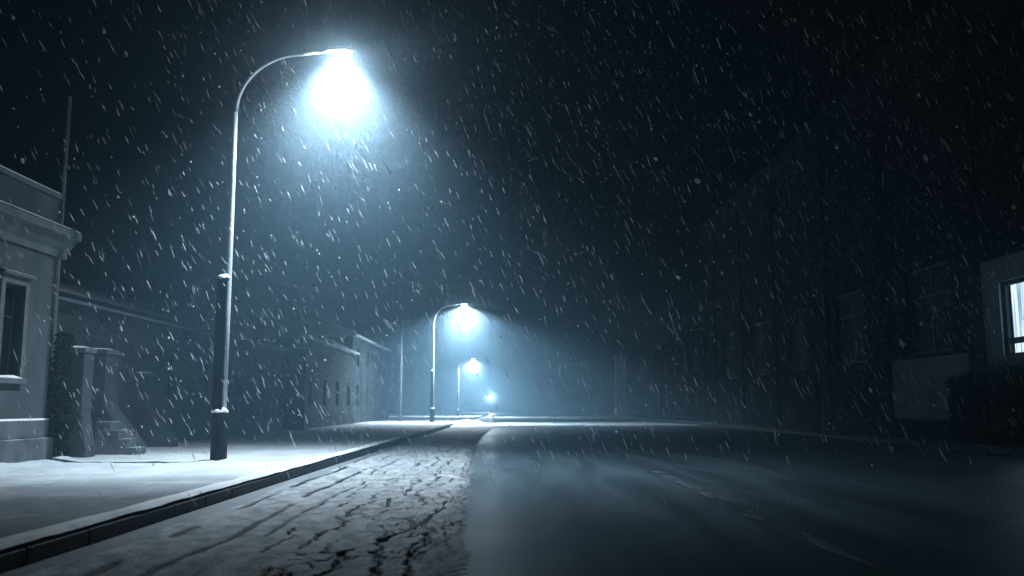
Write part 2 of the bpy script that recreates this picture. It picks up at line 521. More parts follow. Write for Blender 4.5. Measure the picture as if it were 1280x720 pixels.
# snow clods beside the ruts and a ragged, thinning border
clod = fbm(X * 9, Y * 5, 95, 4)
thick = .030 + .018 * fbm(X * 1.5, Y * .5, 97) + .020 * (clod - .5) + .020 * (fbm(X * 26, Y * 15, 99, 4) - .5)
rag = (right[:, None] - X) + .22 * (fbm(X * 3 + 2, Y * 1.6, 101, 5) - .5) + .22 * (fbm(X * 16 + 2, Y * 9, 102, 4) - .5) - .02
rim = sstep(0.0, .26, rag)
left_bare = sstep(.0, .30, X - KX - .42 * fbm(Y * .45, Y * 0, 103, 4))      # bare gutter beside the kerb
worn = sstep(.30, .44, fbm(X * 2.0, Y * .5, 105, 5) + .06)
cover = rim * (.15 + .85 * left_bare) * (.35 + .65 * worn)
Z = .004 + np.maximum(thick, .006) * cover * (1 - .96 * crack)
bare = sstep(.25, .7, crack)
edge_bare = 1 - sstep(.02, .70, cover)
keep = rag > .0
tag(grid_mesh('snow_crust', X, Y, Z, M['crust'], keep, bare, edge_bare), 'packed cracked snow crust over the left lane of the road', 'snow', kind='stuff')

# low broken slush ridges left between wheel tracks on the dark lane
def slush(name, xc, ya, yb, wdt, sd, label, bend=0.0):
    n = 500
    y = np.linspace(ya, yb, n)
    s = np.linspace(-1, 1, 11)
    Ys, S = np.meshgrid(y, s, indexing='ij')
    cx = xc + .12 * (fbm(Ys * .6, Ys * 0, sd) - .5) + bend * ((Ys - ya) / (yb - ya)) ** 2
    hh = sstep(.48, .66, fbm(Ys * 1.6, S * .8, sd + 1, 5)) * (1 - S * S)
    Zs = .003 + .012 * hh * (.4 + fbm(Ys * 6, S * 3, sd + 4))
    return tag(grid_mesh(name, cx + S * wdt, Ys, Zs, M['slush'], hh > .10), label, 'snow', kind='stuff')
slush('slush_ridge', 2.72, 6.5, 17.0, .10, 120, 'thin broken line of slush between wheel tracks on the dark lane')

# snow lying across the far road where the far lamps pool their light, and the heap at the corner
def drift(name, x0, x1, ya, yb, nx, ny, sd, thr, hgt, label, kind='stuff'):
    X, Y = np.meshgrid(np.linspace(x0, x1, nx), np.linspace(ya, yb, ny))
    u = (Y - ya) / (yb - ya)
    env = np.sin(np.pi * u) * sstep(0, .03, (X - x0) / (x1 - x0)) * sstep(1, .9, (X - x0) / (x1 - x0))
    k = env * .55 + fbm(X * .5, Y * .25, sd, 5) - thr
    Z = .006 + hgt * np.clip(k, 0, 1) * (.6 + .8 * fbm(X * 1.4, Y * .8, sd + 3))
    return tag(grid_mesh(name, X, Y, Z, M['far_snow'], k > .0), label, 'snow', kind=kind)
drift('pool_snow', KX + .1, KR - .1, 58, 73, 200, 90, 201, .62, .10, 'low snow drift lying across the road under the second lamp')
drift('pool_snow', KX + .1, KR - .1, 88, 118, 160, 90, 211, .55, .12, 'pale snow band laid as the light pool of the third lamp, far off in the haze')  # pale band stands in for the third lamp's pool of light
X, Y = np.meshgrid(np.linspace(-4.6, -.6, 110), np.linspace(53, 66, 110))
q = 1 - np.hypot((X + 2.9) / 1.7, (Y - 59.5) / 6)
k = np.clip(q + .6 * (fbm(X * 1.3, Y * .6, 221, 5) - .5), 0, 1)
Z = .008 + .42 * k * (.5 + .9 * fbm(X * 2.2, Y * 1.0, 225, 4))
tag(grid_mesh('snow_heap', X, Y, Z, M['snow'], k > .0), 'ragged heap of snow ploughed to the kerb by the second lamp', 'snow heap', kind='stuff')

# ------------------------------------------------------------------ street lamps
def make_lamp():
    L = thing('street_lamp', (0, 0, 0), 'x', 'street lamp', 'street lamps along the left pavement')
    bm = bmesh.new()
    tube(bm, [(.03, 0, .0), (.03, 0, 2.9), (.03, 0, 5.5), (.03, 0, 7.0)], [.068, .062, .050, .042], 16, cap=True)
    put('pole', bm, M['steel'], L, smooth=True)
    # swan neck
    pts = [(.03, 0, 7.0)]
    cx, cz, rx, rz = .03 + 1.30, 7.0, 1.30, 1.22
    for k in range(1, 13):
        a = math.pi - k / 12 * math.pi / 2
        pts.append((cx + rx * math.cos(a), 0, cz + rz * math.sin(a)))
    pts.append((1.80, 0, 8.285))
    bm = bmesh.new()
    tube(bm, pts, list(np.linspace(.042, .028, len(pts))), 14)
    put('arm', bm, M['steel'], L, smooth=True)
    # dark cable box strapped to the lower pole, and the wide door base
    bm = bmesh.new(); box(bm, -.155, .045, -.135, -.078, 1.0, 3.58)
    cb = put('cable_box', bm, M['iron'], L, bevel=.012)
    for z in (1.6, 2.75):
        bm = bmesh.new(); box(bm, -.163, .053, -.143, .09, z, z + .035); put('strap', bm, M['iron'], cb)
    bm = bmesh.new()
    tube(bm, [(-.02, 0, -.05), (-.02, 0, .9), (-.02, 0, .97)], [.165, .158, .125], 8)
    bs = put('base_sleeve', bm, M['iron'], L)
    bm = bmesh.new(); box(bm, .01 - .075, .01 + .045, -.172, -.150, .25, .72)
    put('access_door', bm, M['iron'], bs, bevel=.008)
    bm = bmesh.new(); lump(bm, (-.035, -.06, 3.575), .125, .10, .085, 3)
    put('snow_cap', bm, M['snow'], L, smooth=True)
    bm = bmesh.new(); lump(bm, (-.03, 0, .955), .165, .16, .10, 5)
    put('snow_cap', bm, M['snow'], L, smooth=True)
    # frozen snow plastered down the lamp side of the pole
    # lantern head
    bm = bmesh.new()
    secs = [(1.70, 8.265, .05, .04), (1.88, 8.285, .10, .05), (2.10, 8.30, .13, .06), (2.30, 8.305, .125, .055), (2.44, 8.30, .07, .035)]
    rings = []
    for x, z, ry, rz in secs:
        ring = []
        for k in range(14):
            a = 6.28318 * k / 14
            zz = math.sin(a) * rz
            if zz < 0: zz *= .35
            ring.append(bm.verts.new((x, math.cos(a) * ry, z + zz)))
        rings.append(ring)
    for a, b in zip(rings, rings[1:]):
        for k in range(14): bm.faces.new((a[k], a[(k + 1) % 14], b[(k + 1) % 14], b[k]))
    bm.faces.new(rings[0]); bm.faces.new(rings[-1][::-1])
    hd = put('lamp_head', bm, M['steel'], L, smooth=True)
    bm = bmesh.new()
    g = bmesh.ops.create_icosphere(bm, subdivisions=3, radius=1)
    for v in g['verts']:
        v.co = Vector((2.17 + v.co.x * .20, v.co.y * .10, 8.275 + v.co.z * (.03 if v.co.z > 0 else .07)))
    put('lens', bm, M['lens'], hd, smooth=True)
    bm = bmesh.new(); lump(bm, (2.12, 0, 8.345), .26, .09, .045, 9)
    put('snow_cap', bm, M['snow'], hd, smooth=True)
    return L

def lamp_lights(L, power, k, ks, cone, bl2):
    """what the lens gives off: a strong downward beam and a weaker wide throw"""
    for nm, ang, bl, pw in (('lamp_beam', BEAM, 1.0, power * k), ('lamp_spill', cone, bl2, power * SPILL * ks), ('lamp_glow', 0, 0, power * GLOW * min(k, 1))):
        ld = bpy.data.lights.new(nm, 'SPOT' if ang else 'POINT')
        ld.energy = pw
        ld.color = LCOL
        if ang: ld.spot_size = R(ang); ld.spot_blend = bl
        ld.shadow_soft_size = .05
        o = bpy.data.objects.new(nm, ld)
        o.location = (2.17, 0, 8.185)
        COL.objects.link(o)
        o.parent = L
GLOW = .046
BEAM, SPILL, LCOL, POWER = 120, .065, (.74, .89, 1.0), 9400
lamp = make_lamp()
spots = [(-5.65, 17.4, 1.0, 'tall swan-necked street lamp with snow-capped dark base, nearest on the left pavement', (1.0, 1.0, 156, .55)),
         (-5.55, 62.5, 1.0, 'second street lamp, small and bright in the haze over the snow heap', (2.3, 34.0, 156, .4)),
         (-6.25, 104.0, .80, 'third street lamp, a faint glow in the haze below the second lamp', (2.8, 34.0, 156, .4))]
for i, (x, y, s_, lab, k) in enumerate(spots):
    o = lamp if i == 0 else copy_tree(lamp)
    o.location = (x, y, PAVE)
    o.scale = (s_, s_, s_)
    o['label'] = lab
LAMPS = [o for o in COL.objects if o.type == 'EMPTY' and o.name.startswith('street_lamp')]
for o, (x, y, s_, lab, k) in zip(sorted(LAMPS, key=lambda o: o.location.y), spots):
    lamp_lights(o, POWER, *k)

# low post lantern, a last soft point of light
pl = thing('post_lantern', (-4.3, 176, PAVE), 'low globe lantern on a post, the farthest soft light on the road', 'lantern')
bm = bmesh.new(); tube(bm, [(-4.3, 176, PAVE), (-4.3, 176, 2.7)], [.09, .06], 10); put('post', bm, M['iron'], pl, True)
bm = bmesh.new(); tube(bm, [(-4.3, 176, 2.66), (-4.3, 176, 2.78)], [.16, .2], 10); put('collar', bm, M['iron'], pl, True)
bm = bmesh.new(); g = bmesh.ops.create_icosphere(bm, subdivisions=3, radius=.33)
bmesh.ops.translate(bm, verts=bm.verts, vec=(-4.3, 176, 3.08)); put('globe', bm, M['lantern_lens'], pl, True)
ld = bpy.data.lights.new('lantern_light', 'POINT'); ld.energy = 16000; ld.color = LCOL; ld.shadow_soft_size = .3
o = bpy.data.objects.new('lantern_light', ld); o.location = (0, -.45, 2.95); COL.objects.link(o); o.parent = pl

# ------------------------------------------------------------------ building beside the near lamp
FX = -9.05
bl = thing('corner_building', (FX - 2, 12, 0), 'pale grey one-storey building with parapet and cornice at the left edge', 'building')
win = [(15.62, 16.28, 1.72, 3.42), (12.6, 13.3, 1.72, 3.42), (9.0, 9.7, 1.72, 3.42)]
YE = 17.38
bm = bmesh.new(); facade(bm, FX, FX - .35, 2, YE, .1, 4.15, [(a, b, c, d_) for a, b, c, d_ in win])
put('wall', bm, M['stone'], bl)
bm = bmesh.new(); box(bm, FX - 9, FX - .352, 2, YE - .003, .1, 4.3); put('core_wall', bm, M['stone'], bl)
bm = bmesh.new(); box(bm, FX + .002, FX + .13, 2, YE + .12, .1, .62); box(bm, FX - 9, FX, YE + .002, YE + .12, .1, .62)
box(bm, FX + .002, FX + .05, 2, YE + .04, .622, .95)
pp = put('plinth', bm, M['stone_trim'], bl, bevel=.02)
bm = bmesh.new(); prism(bm, [(FX + .002, .622 + .33), (FX + .05, .953), (FX + .035, .985), (FX + .002, .99)], 2, YE + .04); put('snow_ledge', bm, M['snow'], pp)
# cornice with real mouldings, then the parapet
bm = bmesh.new()
prism(bm, [(FX - .3, 4.152), (FX + .06, 4.152), (FX + .06, 4.28), (FX + .14, 4.36), (FX + .24, 4.50), (FX + .33, 4.52), (FX + .33, 4.66), (FX + .27, 4.70), (FX - .3, 4.72)], 2, YE + .30)
put('cornice', bm, M['stone_trim'], bl, bevel=.008)
bm = bmesh.new(); box(bm, FX - .34, FX + .03, 2, YE + .05, 4.722, 5.30); box(bm, FX - 9, FX - .342, YE - .30, YE + .04, 4.302, 5.28)
put('parapet', bm, M['stone'], bl, bevel=.015)
bm = bmesh.new(); box(bm, FX - .40, FX + .075, 2, YE + .10, 5.302, 5.40)
cp = put('coping', bm, M['stone_trim'], bl, bevel=.02)
bm = bmesh.new(); prism(bm, [(FX - .36, 5.402), (FX + .05, 5.402), (FX + .02, 5.44), (FX - .15, 5.47), (FX - .32, 5.44)], 2, YE + .07)
put('snow_ledge', bm, M['snow'], cp, True)
bm = bmesh.new(); prism(bm, [(FX + .04, 4.722), (FX + .32, 4.692), (FX + .28, 4.72), (FX + .17, 4.75), (FX + .04, 4.78)], 2, YE + .28)
put('snow_ledge', bm, M['snow'], bl)
for a, b, c, d_ in win:
    bm = bmesh.new()
    xf = FX - .16
    for yy0, yy1, z0, z1 in ((a, a + .06, c, d_), (b - .06, b, c, d_), (a + .06, b - .06, c, c + .06), (a + .06, b - .06, d_ - .06, d_), ((a + b) / 2 - .022, (a + b) / 2 + .022, c + .06, d_ - .06), (a + .06, (a + b) / 2 - .023, c + 1.1, c + 1.14), ((a + b) / 2 + .023, b - .06, c + 1.1, c + 1.14)):
        box(bm, xf - .05, xf, yy0, yy1, z0, z1)
    w_ = put('window', bm, M['frame'], bl)
    bm = bmesh.new(); box(bm, xf - .04, xf - .028, a + .03, b - .03, c + .03, d_ - .03); put('pane', bm, M['glass'], w_)
    bm = bmesh.new(); box(bm, FX - .14, FX + .11, a - .14, b + .14, c - .10, c - .002); s1 = put('sill', bm, M['stone_trim'], w_, bevel=.012)
    bm = bmesh.new(); lump(bm, (FX + .03, (a + b) / 2, c), .075, (b - a) / 2 + .1, .05, 4); put('snow_ledge', bm, M['snow'], w_, True)
    bm = bmesh.new()
    box(bm, FX + .002, FX + .05, a - .13, a - .001, c, d_); box(bm, FX + .002, FX + .05, b + .001, b + .13, c, d_)
    box(bm, FX + .002, FX + .05, a - .13, b + .13, d_ + .001, d_ + .14)
    prism(bm, [(FX + .002, d_ + .142), (FX + .13, d_ + .142), (FX + .14, d_ + .19), (FX + .002, d_ + .24)], a - .2, b + .2)
    put('surround', bm, M['stone_trim'], w_)

# tall pole behind its corner
def pole_thing(x, y, h, r, label, arms=()):
    t = thing('utility_pole', (x, y, PAVE), label, 'pole')
    bm = bmesh.new(); tube(bm, [(x, y, 0), (x, y, h * .5), (x, y, h)], [r, r * .93, r * .86], 10); put('pole', bm, M['wood_pole'], t, True)
    for z, w_ in arms:
        bm = bmesh.new(); box(bm, x - w_, x + w_, y - r - .09, y - r - .005, z, z + .1); cr = put('cross_arm', bm, M['wood_pole'], t, bevel=.01)
        for s_ in (-.8, -.35, .35, .8):
            bm = bmesh.new(); tube(bm, [(x + w_ * s_, y - r - .05, z + .1), (x + w_ * s_, y - r - .05, z + .2)], [.03, .04], 8); put('insulator', bm, M['steel'], cr, True)
    return t
pole_thing(-9.78, 18.85, 8.0, .062, 'slim grey pole rising behind the corner of the parapet building')
pole_thing(-8.35, 67.0, 8.6, .10, 'thin wooden pole with a cross arm left of the second lamp', ((7.6, .7),))

# ------------------------------------------------------------------ stone buttresses with stepped feet
def buttress(y0, y1, xr, xs, top, slope_z, label, steps):
    t = thing('stone_buttress', (xr, (y0 + y1) / 2, PAVE), label, 'buttress', 'stone buttresses beside the low wall')
    bm = bmesh.new()
    prism(bm, [(xr - .9, .1), (xs, .1), (xs, .32), (xr, slope_z), (xr, top), (xr - .9, top)], y0, y1)
    put('shaft', bm, M['stone'], t, bevel=.02)
    bm = bmesh.new(); box(bm, xr - .92, xr + .03, y0 - .03, y1 + .03, top + .002, top + .12); put('cap', bm, M['stone_trim'], t, bevel=.02)
    bm = bmesh.new(); lump(bm, (xr - .42, (y0 + y1) / 2, top + .115), .44, (y1 - y0) / 2, .05, 7); put('snow_cap', bm, M['snow'], t, True)
    if steps:
        n = 4
        for k in range(n):
            bm = bmesh.new()
            x1 = xs + .28 - k * .20
            box(bm, xr + .08, x1, y0 - .55, y0 - .004, .12 + k * .19 + (.002 if k else 0), .12 + (k + 1) * .19)
            put('step', bm, M['stone_trim'], t, bevel=.015)
    return t
buttress(18.95, 19.40, -9.12, -8.98, 2.35, 1.05, 'plain stone buttress just past the parapet building corner', False)
buttress(20.6, 21.3, -9.40, -8.66, 2.42, 1.25, 'broad stone buttress with steps running down beside its sloping foot', True)
buttress(24.0, 24.5, -9.78, -9.05, 2.0, 1.10, 'shadowed stone buttress against the start of the long low wall', False)

# dark climber filling the gap between the building corner and the first buttress
sh = thing('climbing_shrub', (-9.2, 18.2, PAVE), 'dark narrow shrub in the gap beside the parapet building corner', 'shrub')
rr = random.Random(17)
bm = bmesh.new()
for k in range(5200):
    z = rr.uniform(.2, 2.7)
    w_ = .24 * (1 - (z / 2.9) ** 2) * (.6 + .5 * math.sin(z * 5.1) ** 2)
    c_ = Vector((-9.22 + rr.gauss(0, w_ * .6), 18.22 + rr.gauss(0, .14), z))
    d1 = Vector((rr.gauss(0, 1), rr.gauss(0, 1), rr.gauss(0, 1))).normalized()
    d2 = d1.orthogonal().normalized()
    l = rr.uniform(.035, .075)
    bm.faces.new([bm.verts.new(c_ + d1 * l), bm.verts.new(c_ + d2 * l * .5), bm.verts.new(c_ - d1 * l), bm.verts.new(c_ - d2 * l * .5)])
put('foliage', bm, M['leaf'], sh)
bm = bmesh.new(); tube(bm, [(-9.22, 18.2, .05), (-9.2, 18.22, 1.2), (-9.24, 18.2, 2.4)], [.05, .035, .012], 8); put('stem', bm, M['bark'], sh, True)

# ------------------------------------------------------------------ long low building behind
AX = -10.15
an = thing('low_building', (AX - 3, 30, 0), 'long low dark stone building with a snowy eave behind the near lamp', 'building')
holes = [(a, a + .8, 1.5, 2.7) for a in (26.2, 29.4, 32.6, 35.8)]
bm = bmesh.new(); facade(bm, AX, AX - .3, 19.0, 39.0, .1, 3.60, holes); put('wall', bm, M['annex'], an)
bm = bmesh.new(); box(bm, AX - 7, AX - .302, 19.003, 38.997, .1, 3.598); put('core_wall', bm, M['annex'], an)
bm = bmesh.new(); box(bm, AX + .002, AX + .12, 24.5, 39.05, .1, .85); put('plinth', bm, M['stone_trim'], an, bevel=.02)
bm = bmesh.new(); prism(bm, [(AX + .28, 3.602), (AX + .30, 3.70), (AX - 3.6, 5.0), (AX - 7.2, 3.70), (AX - 7.2, 3.602)], 18.8, 39.2); rf = put('roof', bm, M['roof'], an)
bm = bmesh.new(); box(bm, AX + .305, AX + .40, 18.8, 39.2, 3.60, 3.69); put('gutter', bm, M['iron'], rf)
for a, b, c, d_ in holes:
    bm = bmesh.new()
    xf = AX - .14
    for q in ((a, a + .06, c, d_), (b - .06, b, c, d_), (a + .06, b - .06, c, c + .06), (a + .06, b - .06, d_ - .06, d_), ((a + b) / 2 - .02, (a + b) / 2 + .02, c + .06, d_ - .06)):
        box(bm, xf - .05, xf, *q)
    w_ = put('window', bm, M['frame'], an)
    bm = bmesh.new(); box(bm, xf - .04, xf - .028, a + .03, b - .03, c + .03, d_ - .03); put('pane', bm, M['glass'], w_)
    bm = bmesh.new(); box(bm, AX - .13, AX + .07, a - .08, b + .08, c - .09, c - .002); put('sill', bm, M['stone_trim'], w_)

# pale gate pier
gp = thing('gate_pier', (-10.0, 42, PAVE), 'square pale gate pier standing past the low building', 'pier')
bm = bmesh.new(); box(bm, -10.45, -9.65, 41.6, 42.4, .1, 3.7); put('shaft', bm, M['stone_trim'], gp, bevel=.03)
bm = bmesh.new(); box(bm, -10.58, -9.52, 41.47, 42.53, 3.702, 3.92); put('cap', bm, M['stone_trim'], gp, bevel=.03)
bm = bmesh.new(); lump(bm, (-10.05, 42, 3.92), .5, .5, .14, 2); put('snow_cap', bm, M['snow'], gp, True)

# two houses farther along the left side
def house(x0, x1, y0, y1, h, ridge, label, nwin, matk):
    t = thing('terrace_house', ((x0 + x1) / 2, (y0 + y1) / 2, 0), label, 'house', 'houses far along the left side')
    holes = []
    step = (y1 - y0) / nwin
    for k in range(nwin):
        for z in ((1.3, 2.7),) + (((4.0, 5.2),) if h > 5.5 else ()):
            yc = y0 + step * (k + .5)
            holes.append((yc - .5, yc + .5, *z))
    bm = bmesh.new(); facade(bm, x1, x1 - .3, y0, y1, .1, h, holes); put('wall', bm, matk, t)
    bm = bmesh.new(); box(bm, x0, x1 - .302, y0 + .003, y1 - .003, .1, h - .002); put('core_wall', bm, matk, t)
    bm = bmesh.new(); box(bm, x1 + .002, x1 + .12, y0, y1, .1, .7); put('plinth', bm, M['dark_wall'], t, bevel=.02)
    xm = (x0 + x1) / 2
    bm = bmesh.new(); prism(bm, [(x1 + .3, h + .002), (x1 + .32, h + .12), (xm, ridge), (x0 - .3, h + .12), (x0 - .3, h + .002)], y0 - .2, y1 + .2)
    rf = put('roof', bm, M['roof'], t)
    bm = bmesh.new(); box(bm, xm - .35, xm + .35, y0 + 1, y0 + 1.9, ridge - .5, ridge + 1.1); put('chimney', bm, matk, rf, bevel=.02)
    for a, b, c, d_ in holes:
        bm = bmesh.new(); xf = x1 - .12
        for q in ((a, a + .07, c, d_), (b - .07, b, c, d_), (a + .07, b - .07, c, c + .07), (a + .07, b - .07, d_ - .07, d_), ((a + b) / 2 - .02, (a + b) / 2 + .02, c + .07, d_ - .07)):
            box(bm, xf - .05, xf, *q)
        w_ = put('window', bm, M['frame'], t)
        bm = bmesh.new(); box(bm, xf - .04, xf - .028, a + .03, b - .03, c + .03, d_ - .03); put('pane', bm, M['glass'], w_)
house(-18, -10.3, 43.6, 58.0, 4.6, 6.6, 'dim one-storey house just past the pale gate pier', 4, M['dark_wall'])
house(-19, -10.6, 59.0, 76.0, 5.9, 8.4, 'dim two-storey house behind the second lamp', 4, M['dark_wall'])

# ------------------------------------------------------------------ right side: tall dark building with one lit window
RX = 15.0
rb = thing('town_building', (RX + 4, 40, 0), 'tall dark building with one lit curtained window at the right edge', 'building')
lit = (23.2, 26.98, 2.72, 5.0)
bays = [(30.2, 33.6), (37.6, 41.0), (45.0, 48.4), (52.4, 55.8), (59.8, 63.2)]
holes = [lit] + [(a, b, 3.1, 6.3) for a, b in bays]
door = (43.0, 44.2, .12, 2.9)
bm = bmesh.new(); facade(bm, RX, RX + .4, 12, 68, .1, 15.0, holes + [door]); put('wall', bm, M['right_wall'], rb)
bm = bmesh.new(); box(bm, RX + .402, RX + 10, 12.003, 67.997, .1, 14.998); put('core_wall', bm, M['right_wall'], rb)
bm = bmesh.new(); prism(bm, [(RX - .35, 14.5), (RX - .002, 14.2), (RX - .002, 15.0), (RX - .45, 15.0), (RX - .45, 14.7)], 12, 68); put('cornice', bm, M['right_wall'], rb)
for y in (28.3, 35.6, 43.0 + .0 - .9, 50.4, 57.8, 65.0):
    bm = bmesh.new(); box(bm, RX - .16, RX - .002, y - .35, y + .35, .1, 14.19); put('pilaster', bm, M['right_wall'], rb, bevel=.02)
for k, (a, b) in enumerate(bays):
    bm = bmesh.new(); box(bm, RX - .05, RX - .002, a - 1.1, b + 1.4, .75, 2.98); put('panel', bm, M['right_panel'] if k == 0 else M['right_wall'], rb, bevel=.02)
    bm = bmesh.new(); xf = RX + .2
    for q in ((a, a + .09, 3.1, 6.3), (b - .09, b, 3.1, 6.3), (a + .09, b - .09, 3.1, 3.19), (a + .09, b - .09, 6.21, 6.3), ((a + b) / 2 - .04, (a + b) / 2 + .04, 3.19, 6.21), (a + .09, (a + b) / 2 - .041, 5.2, 5.27), ((a + b) / 2 + .041, b - .09, 5.2, 5.27)):
        box(bm, xf, xf + .07, *q)
    w_ = put('window', bm, M['frame'], rb)
    bm = bmesh.new(); box(bm, xf + .03, xf + .045, a + .04, b - .04, 3.14, 6.26); put('pane', bm, M['glass'], w_)
    bm = bmesh.new(); box(bm, RX - .14, RX + .18, a - .1, b + .1, 2.985, 3.098); put('sill', bm, M['right_wall'], w_, bevel=.015)
bm = bmesh.new(); box(bm, RX - .10, RX - .002, 12, 42.9, .1, .72); box(bm, RX - .10, RX - .002, 44.3, 68, .1, .72); put('plinth', bm, M['right_wall'], rb, bevel=.02)
# door
bm = bmesh.new(); box(bm, RX + .2, RX + .27, door[0] + .02, door[1] - .02, .14, 2.85); dr = put('door', bm, M['frame'], rb, bevel=.01)
bm = bmesh.new(); tube(bm, [(RX + .14, door[0] + .15, 1.2), (RX + .2, door[0] + .15, 1.2)], .03, 8); put('handle', bm, M['steel'], dr, True)
# the lit window
a, b, c, d_ = lit
bm = bmesh.new()
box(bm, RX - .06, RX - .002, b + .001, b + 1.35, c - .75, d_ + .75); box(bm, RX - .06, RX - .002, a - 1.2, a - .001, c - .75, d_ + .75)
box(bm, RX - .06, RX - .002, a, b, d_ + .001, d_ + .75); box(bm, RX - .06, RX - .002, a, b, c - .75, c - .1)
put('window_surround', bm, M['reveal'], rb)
bm = bmesh.new(); xf = RX + .10
for q in ((a, a + .06, c, d_), (b - .06, b, c, d_), (a + .12, b - .12, c, c + .10), (a + .12, b - .12, d_ - .12, d_), (a + .12, b - .12, c + .38, c + .56), ((a + b) / 2 - .05, (a + b) / 2 + .05, c + .56, d_ - .12)):
    box(bm, xf, xf + .09, *q)
w_ = put('window', bm, M['frame'], rb)
tag(w_, 'lit window with drawn pale curtains')
bm = bmesh.new()
n = 90
prev = None
for k in range(n + 1):
    y = a + .03 + (b - a - .06) * k / n
    x = xf + .2 + .045 * math.sin(k * 1.15 + .6 * math.sin(k * .31))
    cur = (bm.verts.new((x, y, c + .03)), bm.verts.new((x, y, d_ - .03)))
    if prev: bm.faces.new((prev[0], cur[0], cur[1], prev[1]))
    prev = cur
put('curtain', bm, M['curtain'], w_, True)
bm = bmesh.new(); box(bm, RX - .18, RX + .09, a - .15, b + .15, c - .098, c - .002); put('sill', bm, M['reveal'], w_, bevel=.015)

# dark clipped hedge in front of it
hg = thing('hedge', (13.9, 22, PAVE), 'dark leafy hedge below the lit window', 'hedge')
rr = random.Random(3)
bm = bmesh.new()
for k in range(15000):
    y = rr.uniform(15.5, 27.2)
    u = rr.random()
    top = 2.05 + .18 * math.sin(y * 1.3) + .12 * math.sin(y * 3.7 + 1)
    if u < .45: x, z = 13.35 + rr.gauss(0, .06), rr.uniform(.25, top)
    elif u < .75: x, z = rr.uniform(13.35, 14.55), top + rr.gauss(0, .07)
    elif u < .85: x, z, y = rr.uniform(13.35, 14.55), rr.uniform(.25, top), 27.2 + rr.gauss(0, .08)
    else: x, z = rr.uniform(13.4, 14.5), rr.uniform(.3, top)
    c_ = Vector((x, y, z))
    d1 = Vector((rr.gauss(0, 1), rr.gauss(0, 1), rr.gauss(0, 1))).normalized()
    d2 = d1.orthogonal().normalized()
    l = rr.uniform(.05, .10)
    bm.faces.new([bm.verts.new(c_ + d1 * l), bm.verts.new(c_ + d2 * l * .5), bm.verts.new(c_ - d1 * l), bm.verts.new(c_ - d2 * l * .5)])
me = put('foliage', bm, M['leaf'], hg)
bm = bmesh.new()
for k in range(14):
    y = 15.8 + k * .85
    for s_ in (-.25, .25):
        tube(bm, [(13.95, y, .1), (13.95 + s_ * .6, y + .1, .9), (13.95 + s_, y + .2, 1.8)], [.035, .025, .012], 6)
put('stems', bm, M['bark'], hg)

# pale pier far off on the right
pr = thing('stone_pier', (14.3, 117, PAVE), 'tall pale pier standing alone in the far haze right of the lamps', 'pier')
bm = bmesh.new(); box(bm, 13.6, 15.0, 116.4, 117.8, .1, 7.6); put('shaft', bm, M['pier'], pr, bevel=.05)
bm = bmesh.new(); box(bm, 13.45, 15.15, 116.25, 117.95, 7.602, 7.95); put('cap', bm, M['pier'], pr, bevel=.05)
bm = bmesh.new(); box(bm, 13.4, 15.2, 116.2, 118.0, .1, .8); put('base', bm, M['pier'], pr, bevel=.05)
house_r = thing('far_house', (20, 82, 0), 'dark house beyond the tall building on the right side', 'house')
bm = bmesh.new(); box(bm, 15.6, 27, 72, 98, .1, 7.5); put('wall', bm, M['right_wall'], house_r)
bm = bmesh.new(); prism(bm, [(15.2, 7.502), (15.2, 7.65), (21.3, 10.5), (27.4, 7.65), (27.4, 7.502)], 71.7, 98.3); put('roof', bm, M['dark_wall'], house_r)
for y in (75, 80, 85, 90, 95):
    for z in (1.4, 4.4):
        bm = bmesh.new(); box(bm, 15.55, 15.598, y - .6, y + .6, z, z + 1.7); w_ = put('window', bm, M['frame'], house_r)
        bm = bmesh.new(); box(bm, 15.535, 15.548, y - .5, y + .5, z + .1, z + 1.6); put('pane', bm, M['glass'], w_)

# ------------------------------------------------------------------ bare trees behind the left buildings
def tree(x, y, h, sd, label):
    rr = random.Random(sd)
    t = thing('bare_tree', (x, y, 0), label, 'tree', 'bare trees behind the left buildings')
    tb, cb = bmesh.new(), bmesh.new()
    def grow(bm, p, dirv, length, r, lev):
        n = 4
        pts, rads = [p], [r]
        d_ = dirv.copy()
        for k in range(n):
            d_ = (d_ + Vector((rr.gauss(0, .12), rr.gauss(0, .12), rr.gauss(.03, .07)))).normalized()
            pts.append(pts[-1] + d_ * length / n)
            rads.append(r * (1 - .45 * (k + 1) / n))
        tube(bm, pts, rads, 8 if lev < 2 else (5 if lev < 4 else 3), cap=False)
        if lev >= 5: return
        for k in range(4 if lev else 6):
            i = rr.randint(2, n) if lev else rr.randint(2, n)
            ax = Vector((rr.gauss(0, 1), rr.gauss(0, 1), rr.gauss(.25, .5))).normalized()
            nd = (d_ * .75 + ax * .75).normalized()
            grow(cb, pts[i], nd, length * rr.uniform(.55, .75), max(rads[i] * .62, .006), lev + 1)
    grow(tb, Vector((x, y, -.05)), Vector((0, 0, 1)), h * .36, h * .022, 0)
    put('trunk', tb, M['bark'], t, True)
    put('crown', cb, M['bark'], t, True)
tree(-14.2, 24.5, 9.0, 5, 'bare branching tree rising behind the buttresses')
tree(-19.5, 42.0, 10.5, 8, 'bare tree standing behind the far end of the low building')

